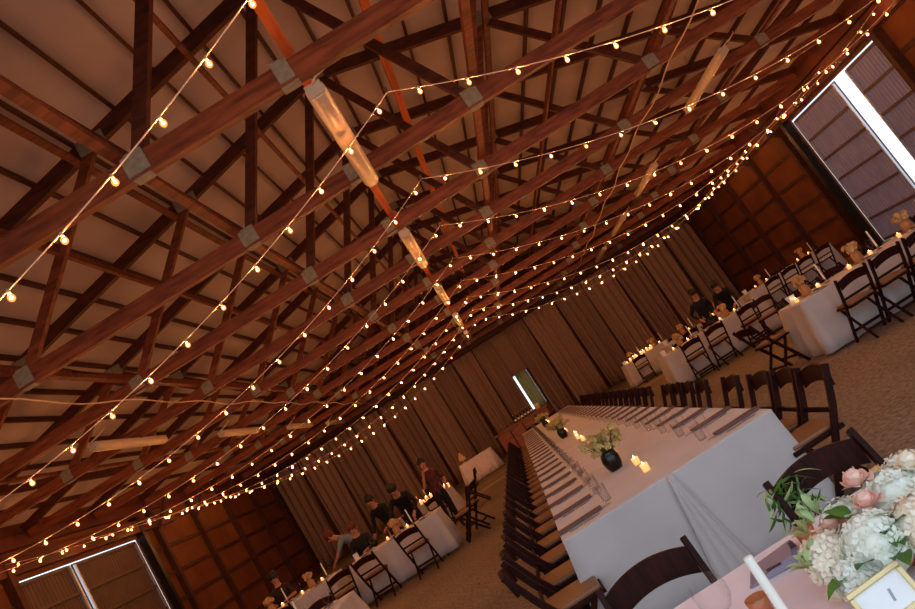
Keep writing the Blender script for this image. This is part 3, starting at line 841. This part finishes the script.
# ------------------------------------------------------------------ foreground table
FX0, FX1, FY0, FY1 = -.72, 1.95, 1.72, 2.575
t = make_table(FX1-FX0, FY1-FY0, 'sweetheart_table'); t.location = ((FX0+FX1)/2, (FY0+FY1)/2, 0); tag(t, 'foreground table under the pale pink cloth with the big bouquet', 'table')
tag(tcloth(FX0, FX1, FY0, FY1, ZT, (.3, .3, .53, .3), M['linen_pink'], seed=31, fold=.6), 'pale pink cloth on the foreground table under the bouquet', 'tablecloth')
CH_T.put((.1, 2.73, 0), PI, 'dark folding chair tucked behind the foreground table, below the cloth gather')
gc = CH_T.put((.92, 2.745, 0), PI, 'dark folding chair behind the big bouquet, with greenery tied to its back')
# greenery tied on the back of that chair
t = thing('greenery_spray', 'spray of blurred green leaves tied to the chair back behind the bouquet', 'greenery', (.77, 3.0, .75))
rnd = random.Random(9); lf = MB(); lf2 = MB(); st = MB()
for i in range(80):
    th = rnd.uniform(0, 2*PI); d = Vector((math.cos(th), -.45, math.sin(th)*.9-.3)); b_ = Vector((rnd.uniform(-.1, .07), rnd.uniform(-.03, .0), rnd.uniform(-.1, .06)))
    leafblade(lf if i % 3 else lf2, b_, d, rnd.uniform(.05, .1), .012, Vector((0, -1, 0)) if i % 2 else Vector((0, 0, 1)))
for i in range(8): st.tube([(0, .0, .05), (rnd.uniform(-.05, .05), -.02, -.1), (rnd.uniform(-.1, .1), -.01, -.2)], .003, 5)
lf.build('leaves', M['leaf'], t); lf2.build('leaves', M['paleleaf'], t).__setitem__('label', 'pale leaves'); st.build('stems', M['stem'], t)

# big bouquet
def bouquet():
    t = thing('bouquet', 'large bouquet of white hydrangeas and blush roses on the foreground table', 'bouquet', (.70, 1.98, ZT+.003))
    MB().lathe([(0, .002), (.075, .002), (.08, .008), (.09, .04), (.085, .04), (.07, .012), (0, .012)], n=18).build('vase', M['terracotta'], t)
    rnd = random.Random(5)
    DZB = .075
    hyd = [(-.19, .02, .1, .085), (-.07, .1, .17, .09), (-.1, -.07, .13, .095), (.05, .02, .19, .1), (.02, -.12, .12, .09), (.15, .1, .14, .1), (.17, -.06, .13, .1), (-.2, -.1, .06, .06), (.27, .03, .1, .08), (-.02, .17, .1, .07), (.12, -.17, .06, .07)]
    for i, (x, y, z, r) in enumerate(hyd):
        z = max(z-DZB, r*1.02)
        m_ = MB(); m_.ball((x, y, z), r*.86, 12, 8); petals(m_, (x, y, z), r*.9, 120, i, .021)
        m_.build('hydrangea', M['white_petal'] if i % 4 else M['cream_petal'], t)
    def rose(c, r, m_, nm):
        mb = MB(); c = Vector(c); mb.ball(c, r*.5, 10, 6)
        for k in range(14):
            a = k*2.4; rr = r*(.3+.05*k); hh = r*(.5-.05*k)
            rows = []
            for j in range(4):
                v = j/3; row = []
                for q in range(6):
                    an = a+(q/5-.5)*1.5
                    row.append(c+Vector((math.cos(an)*rr*(.55+.5*v), math.sin(an)*rr*(.55+.5*v), -r*.3+v*(hh+r*.4)-.12*r*abs(q-2.5)*v)))
                rows.append(row)
            mb.quadgrid(rows)
        mb.build(nm, m_, t)
    for i, (x, y, z, r, m_) in enumerate(((-.17, .11, .13, .05, 'pink_petal'), (-.1, .17, .13, .05, 'pink_petal'), (-.22, .07, .11, .038, 'orange_petal'), (.0, .07, .26, .05, 'pink_petal'), (-.24, -.02, .08, .042, 'cream_petal'), (.1, .17, .2, .045, 'orange_petal'), (.13, .02, .24, .05, 'cream_petal'), (-.04, -.02, .23, .045, 'pink_petal'), (.2, .17, .17, .04, 'orange_petal'), (-.13, .05, .2, .042, 'pink_petal'))):
        rose((x, y, z-DZB+.03), r, M[m_], 'rose')
    lf = MB(); lp = MB(); st = MB()
    for i in range(60):
        th = rnd.uniform(0, 2*PI); r = rnd.uniform(.08, .24); b_ = Vector((r*math.cos(th), r*math.sin(th)*.8, rnd.uniform(.02, .1)))
        leafblade(lf, b_, (math.cos(th), math.sin(th), rnd.uniform(-.2, .6)), rnd.uniform(.07, .12), .04)
    for (x, y, z) in ((-.15, .12, .17), (-.12, .14, .18), (-.22, .02, .13), (-.25, .0, .12), (-.18, .13, .15), (-.21, -.12, .05), (-.17, -.16, .03)):
        for k in range(6):
            leafblade(lp, (x, y, max(.05, z-.015)), (rnd.uniform(-1, .4), rnd.uniform(-.4, .9), rnd.uniform(.2, 1.1)), rnd.uniform(.05, .085), .022)
    for (x, y, z) in ((-.1, -.02, .24), (-.06, -.1, .2), (.2, -.15, .14), (.23, -.13, .13)):
        for k in range(3): leafblade(lf, (x, y, z-DZB), (rnd.uniform(-1, 1), rnd.uniform(-1, 1), .5), .075, .04)
    for i in range(14): st.tube([(rnd.uniform(-.05, .05), rnd.uniform(-.05, .05), .01), (rnd.uniform(-.12, .12), rnd.uniform(-.1, .1), .05)], .004, 5)
    lf.build('leaves', M['leaf'], t); lp.build('leaves', M['paleleaf'], t).__setitem__('label', 'pale green leaf sprigs'); st.build('stems', M['stem'], t)
    return t
bouquet()
# card frame
t = thing('card_frame', 'gold edged frame holding a white card in front of the bouquet', 'picture frame', (.505, 1.755, ZT+.003))
t.rotation_euler = (-.32, 0, .12)
fw, fh, bw = .155, .1, .013
for a, b, nm in (((0, 0, bw/2), (fw, .014, bw), 'frame_rail'), ((0, 0, fh-bw/2), (fw, .014, bw), 'frame_rail'), ((-fw/2+bw/2, 0, fh/2), (bw, .014, fh-2*bw), 'frame_rail'), ((fw/2-bw/2, 0, fh/2), (bw, .014, fh-2*bw), 'frame_rail')):
    MB().box(a, b).build(nm, M['gold'], t, bevel=.003)
MB().box((0, .003, fh/2), (fw-2*bw, .004, fh-2*bw)).build('card', M['card'], t)
MB().bar((.012, .0, fh*.35), (.018, .0, fh*.62), .006, .002, (0, 1, 0)).build('printed_mark', M['ink'], t)
# taper candle in the foreground
t = thing('taper_candle', 'tall white taper candle at the bottom of the foreground table', 'candle', (.305, 1.9, ZT+.003))
MB().lathe([(0, 0), (.045, 0), (.045, .01), (.02, .02), (.016, .03), (.02, .045), (0, .045)], n=16).build('holder', M['glass'], t)
MB().lathe([(.0135, .03), (.0125, .238), (.011, .242), (.004, .243), (0, .243)], n=16).build('candle', M['wax'], t)
# goblet, menu, copper votives
t = thing('goblet', 'clear round goblet behind the tall taper candle', 'glass', (.2, 2.17, ZT+.003))
MB().lathe([(0, .001), (.04, .002), (.038, .005), (.006, .01), (.005, .05), (.02, .06)], n=18).build('stem', M['glass'], t)
MB().lathe([(.005, .055), (.035, .07), (.052, .1), (.055, .13), (.047, .165)], n=20).build('bowl', M['glass'], t)
mb = MB()
mb.add([(0, 0, .001), (.17, .0, .001), (.2, .14, .001), (.03, .15, .001), (0.01, 0, .006), (.165, .01, .03), (.19, .13, .03), (.03, .14, .006)], [(0, 3, 2, 1), (4, 5, 6, 7), (0, 1, 5, 4), (1, 2, 6, 5), (2, 3, 7, 6), (3, 0, 4, 7)], False)
t = thing('menu_card', 'folded lilac menu card lying beside the goblet', 'card', (.33, 2.36, ZT+.003)); t.rotation_euler = (0, 0, -.2)
mb.build('card', M['lilac_card'], t); MB().box((.185, .07, .034), (.018, .05, .004)).box((.1, .01, .022), (.05, .012, .004)).build('ribbon', M['navy'], t)
def cup(loc, lab):
    t = thing('copper_votive', lab, 'candle', loc)
    MB().lathe([(0, .002), (.028, .002), (.035, .05), (.032, .05), (.026, .008), (0, .008)], n=14).build('cup', M['terracotta'], t)
    MB().lathe([(0, .03), (.024, .03)], n=12).build('wax', M['wax'], t)
cup((.4, 2.4, ZT+.006+.03) if 0 else (.59, 2.42, ZT+.003), 'small copper votive cup left of the bouquet roses')
cup((.3, 2.16, ZT+.003), 'small copper votive cup beside the foot of the goblet')

# ------------------------------------------------------------------ people
def skin_mesh(verts, edges, sub=1):
    me = bpy.data.meshes.new('tmp'); me.from_pydata([v[0] for v in verts], edges, []); o = bpy.data.objects.new('tmp', me); C.objects.link(o)
    md = o.modifiers.new('s', 'SKIN'); md.use_smooth_shade = True
    if sub: o.modifiers.new('u', 'SUBSURF').levels = sub
    if not me.skin_vertices: me.attributes.new
    sv = me.skin_vertices[0].data
    for i, v in enumerate(verts):
        r = v[1]; sv[i].radius = (r, r) if not isinstance(r, tuple) else r
    sv[0].use_root = True
    dg = bpy.context.evaluated_depsgraph_get(); dg.update()
    out = bpy.data.meshes.new_from_object(o.evaluated_get(dg)); bpy.data.objects.remove(o); bpy.data.meshes.remove(me)
    return out
def person(label, loc, rz, pose, top, bottom, hair, longhair=False, sleeve='long', scale=1):
    """local frame faces +Y. pose: dict(hip, lean, knees, arms)"""
    hipz = pose.get('hip', .92); lean = pose.get('lean', 0)
    hip = Vector((0, 0, hipz)); up = Vector((0, math.sin(lean), math.cos(lean))); fw_ = Vector((0, math.cos(lean), -math.sin(lean)))
    V = []; E = []; T = []
    def add(p, r, prev=None, tg='top'):
        V.append((tuple(p), r)); T.append(tg); i = len(V)-1
        if prev is not None: E.append((prev, i))
        return i
    w = .9 if longhair else 1
    pel = add(hip, (.15*w, .115), None, 'bottom')
    wa = add(hip+up*.17, (.135*w, .105), pel); ch = add(hip+up*.34, (.165*w, .12), wa); sh = add(hip+up*.46, (.13*w, .09), ch)
    nk = add(hip+up*.545, .055, sh, 'skin')
    hd_dir = (up+fw_*pose.get('nod', .1)).normalized()
    h1 = add(hip+up*.6+hd_dir*.03, .075, nk, 'skin'); hc = V[h1][0]
    h2 = add(Vector(hc)+hd_dir*.09, (.088, .1), h1, 'skin'); h3 = add(Vector(hc)+hd_dir*.165, .06, h2, 'skin')
    hands = []
    for s, key in ((-1, 'armL'), (1, 'armR')):
        el, wr = pose[key]
        a = add(hip+up*.45+Vector((s*.17*w, 0, 0)), .062, sh)
        b = add(el, .046, a); c_ = add(wr, .03, b, 'skin' if sleeve == 'short' else 'top'); hands.append((Vector(el), Vector(wr), c_, s))
        if sleeve == 'short': pass
    for s, key in ((-1, 'legL'), (1, 'legR')):
        kn, ft = pose[key]
        a = add(hip+Vector((s*.09, .0, -.07)), .095, pel, 'bottom')
        b = add(kn, .062, a, 'bottom'); c_ = add(Vector(ft)+Vector((0, 0, .09)), .042, b, 'bottom')
        d = add(Vector(ft)+Vector((0, .05, .035)), .04, c_, 'shoe'); add(Vector(ft)+Vector((0, .17, .028)), .03, d, 'shoe')
    for el, wr, ci, s in hands:
        d = (wr-el).normalized(); sd = d.cross(Vector((0, 0, 1)))
        if sd.length < .1: sd = Vector((1, 0, 0))
        sd.normalize(); nr = sd.cross(d)
        p = add(wr+d*.055, (.034, .02), ci, 'skin')
        for k, (off, L) in enumerate(((-.027, .06), (-.009, .072), (.009, .068), (.027, .052))):
            f0 = add(wr+d*.09+sd*off, .0095, p, 'skin'); f1 = add(wr+d*(.09+L*.5)+sd*off*1.1-nr*.008, .008, f0, 'skin'); add(wr+d*(.09+L*.9)+sd*off*1.15-nr*.022, .007, f1, 'skin')
        t0 = add(wr+d*.05-sd*.035*s, .011, p, 'skin'); add(wr+d*.09-sd*.05*s, .009, t0, 'skin')
    me = skin_mesh(V, E, 1)
    mats = [top, bottom, M['skin'], M['black_cloth']]; idx = {'top': 0, 'bottom': 1, 'skin': 2, 'shoe': 3}
    me.materials.clear()
    for m_ in mats: me.materials.append(m_)
    segs = [(Vector(V[a][0]), Vector(V[b][0]), T[b]) for a, b in E]
    for pl_ in me.polygons:
        c_ = pl_.center; best = 9; bt = 'top'
        for a, b, tg in segs:
            ab = b-a; tt = max(0, min(1, (c_-a).dot(ab)/ab.length_squared)); d = (c_-(a+ab*tt)).length
            if d < best: best = d; bt = tg
        pl_.material_index = idx[bt]; pl_.use_smooth = True
    # nose, ears, eyes, mouth joined in the body mesh
    t = thing('person', label, 'person', loc, rz); t.scale = (scale,)*3
    bm = bmesh.new(); bm.from_mesh(me); me.materials.append(M['eye']); me.materials.append(M['lip'])
    R = Matrix((Vector((1, 0, 0)), hd_dir.cross(Vector((1, 0, 0))).normalized(), hd_dir)).transposed()
    face = R @ Vector((0, 1, 0)); hcen = Vector(V[h2][0])
    def blob(p, sc, mi):
        r = bmesh.ops.create_uvsphere(bm, u_segments=8, v_segments=6, radius=1, matrix=Matrix.Translation(p) @ R.to_4x4() @ Matrix.Diagonal((*sc, 1)))
        for v in r['verts']:
            for f in v.link_faces: f.material_index = mi; f.smooth = True
    blob(hcen+face*.088-hd_dir*.025, (.014, .02, .024), 2)
    for s in (-1, 1):
        blob(hcen+Vector((s*.034, 0, 0))+face*.08+hd_dir*.005, (.013, .01, .008), 4)
        blob(hcen+Vector((s*.083, 0, 0))-hd_dir*.015, (.01, .018, .03), 2)
    blob(hcen+face*.078-hd_dir*.062, (.024, .01, .007), 5)
    bm.to_mesh(me); bm.free()
    body = bpy.data.objects.new('body', me); C.objects.link(body); body.parent = t
    # hair
    hm = MB(); hm.ball(hcen-face*.032+hd_dir*.022, .11, 14, 8, (.93, 1.0, 1.02), R)
    if longhair:
        hm.ball(hcen-face*.06-hd_dir*.08, .085, 12, 7, (1.05, .7, 1.5), R)
    hm.build('hair', hair, t)
    return t
stand = lambda **k: dict(dict(hip=.92, lean=.0, armL=((-.27, -.02, 1.12), (-.2, .16, .95)), armR=((.27, -.02, 1.12), (.2, .16, .95)), legL=((-.1, .02, .5), (-.11, 0, 0)), legR=((.1, .02, .5), (.11, 0, 0))), **k)
sit = lambda **k: dict(dict(hip=.56, lean=.12, armL=((-.25, .14, .8), (-.15, .36, .8)), armR=((.25, .14, .8), (.15, .36, .8)), legL=((-.12, .42, .52), (-.12, .44, 0)), legR=((.12, .42, .52), (.12, .44, 0)), nod=.25), **k)
person('standing person in maroon patterned top, hand raised, behind the left tables', (-2.35, 15.4, 0), PI+.3, dict(stand(), armR=((.24, .08, 1.1), (.12, .2, 1.42))), M['maroon_cloth'], M['black_cloth'], M['hair_dark'], True, 'short', .98)
person('person in a black suit leaning over the left table, back rounded', (-2.95, 14.75, 0), PI, dict(stand(), hip=.9, lean=.85, nod=-.2, armL=((-.28, .5, .98), (-.2, .66, .85)), armR=((.28, .5, .98), (.2, .66, .85))), M['black_cloth'], M['black_cloth'], M['hair_dark'], False, 'long', 1.06)
person('person in black standing bent beside the black suited one at the left table', (-3.45, 15.0, 0), PI-.4, dict(stand(), hip=.9, lean=.5, nod=-.1, armL=((-.26, .3, 1.0), (-.18, .5, .9)), armR=((.26, .3, 1.0), (.18, .5, .9))), M['black_cloth'], M['brown_cloth'], M['hair_dark'])
person('person in grey-blue shirt bending forward over the left table', (-4.1, 14.75, 0), PI/2+.25, dict(stand(), hip=.92, lean=.95, nod=-.1, armL=((-.24, .55, .98), (-.15, .72, .82)), armR=((.24, .55, .98), (.15, .72, .82))), M['grey_shirt'], M['black_cloth'], M['hair_red'], False, 'short')
person('seated guest in black with auburn hair at the left table, left of the suited person', (-3.92, 13.9, .0), PI, sit(), M['black_cloth'], M['black_cloth'], M['hair_red'], False, 'long')
person('seated guest in dark clothes with pale arms near the left wall', (-5.82, 14.1, .0), PI+.1, sit(), M['brown_cloth'], M['black_cloth'], M['hair_dark'], True, 'short')
person('guest in dark clothes standing behind the middle right table', (5.1, 16.9, 0), PI, dict(stand(), hip=.88, lean=.35, nod=.1), M['black_cloth'], M['black_cloth'], M['hair_dark'])
person('guest in black stooping behind the middle right table, nearer the wall', (5.85, 17.1, 0), PI-.5, dict(stand(), hip=.88, lean=.7, nod=-.1, armL=((-.26, .4, .95), (-.18, .55, .85)), armR=((.26, .4, .95), (.18, .55, .85))), M['black_cloth'], M['black_cloth'], M['hair_dark'])

# ------------------------------------------------------------------ light
w = bpy.data.worlds.new('sky'); bpy.context.scene.world = w; w.use_nodes = True
bg = w.node_tree.nodes['Background']; bg.inputs['Color'].default_value = (.74, .86, 1, 1); bg.inputs['Strength'].default_value = 1.75
sun = bpy.data.lights.new('sun', 'SUN'); sun.energy = 5; sun.color = (1, .95, .88); sun.angle = .02
so = bpy.data.objects.new('sun', sun); C.objects.link(so); so.rotation_euler = Vector((.3, -.35, -.88)).to_track_quat('-Z', 'Y').to_euler()

# ------------------------------------------------------------------ camera
cam = bpy.data.cameras.new('camera'); co = bpy.data.objects.new('camera', cam); C.objects.link(co)
cam.sensor_width = 36; cam.lens = 36*690/915
pitch, yaw, roll = .16229475, .01229294, -.56486696
fwd = Vector((math.sin(yaw)*math.cos(pitch), math.cos(yaw)*math.cos(pitch), math.sin(pitch)))
rt = Vector((math.cos(yaw), -math.sin(yaw), 0)); up = rt.cross(fwd)
rx = math.cos(roll)*rt+math.sin(roll)*up; ry = -math.sin(roll)*rt+math.cos(roll)*up
co.matrix_world = Matrix.Translation((0, 0, H_CAM)) @ Matrix((rx, ry, -fwd)).transposed().to_4x4()
cam.dof.use_dof = False; cam.clip_start = .05; cam.clip_end = 200
sc = bpy.context.scene; sc.camera = co
sc.view_settings.view_transform = 'Standard'; sc.view_settings.look = 'None'; sc.view_settings.gamma = 1; sc.view_settings.exposure = -.17
sc.cycles.use_denoising = True
sc.cycles.max_bounces = 7; sc.cycles.diffuse_bounces = 4; sc.cycles.transparent_max_bounces = 12; sc.cycles.sample_clamp_indirect = 6
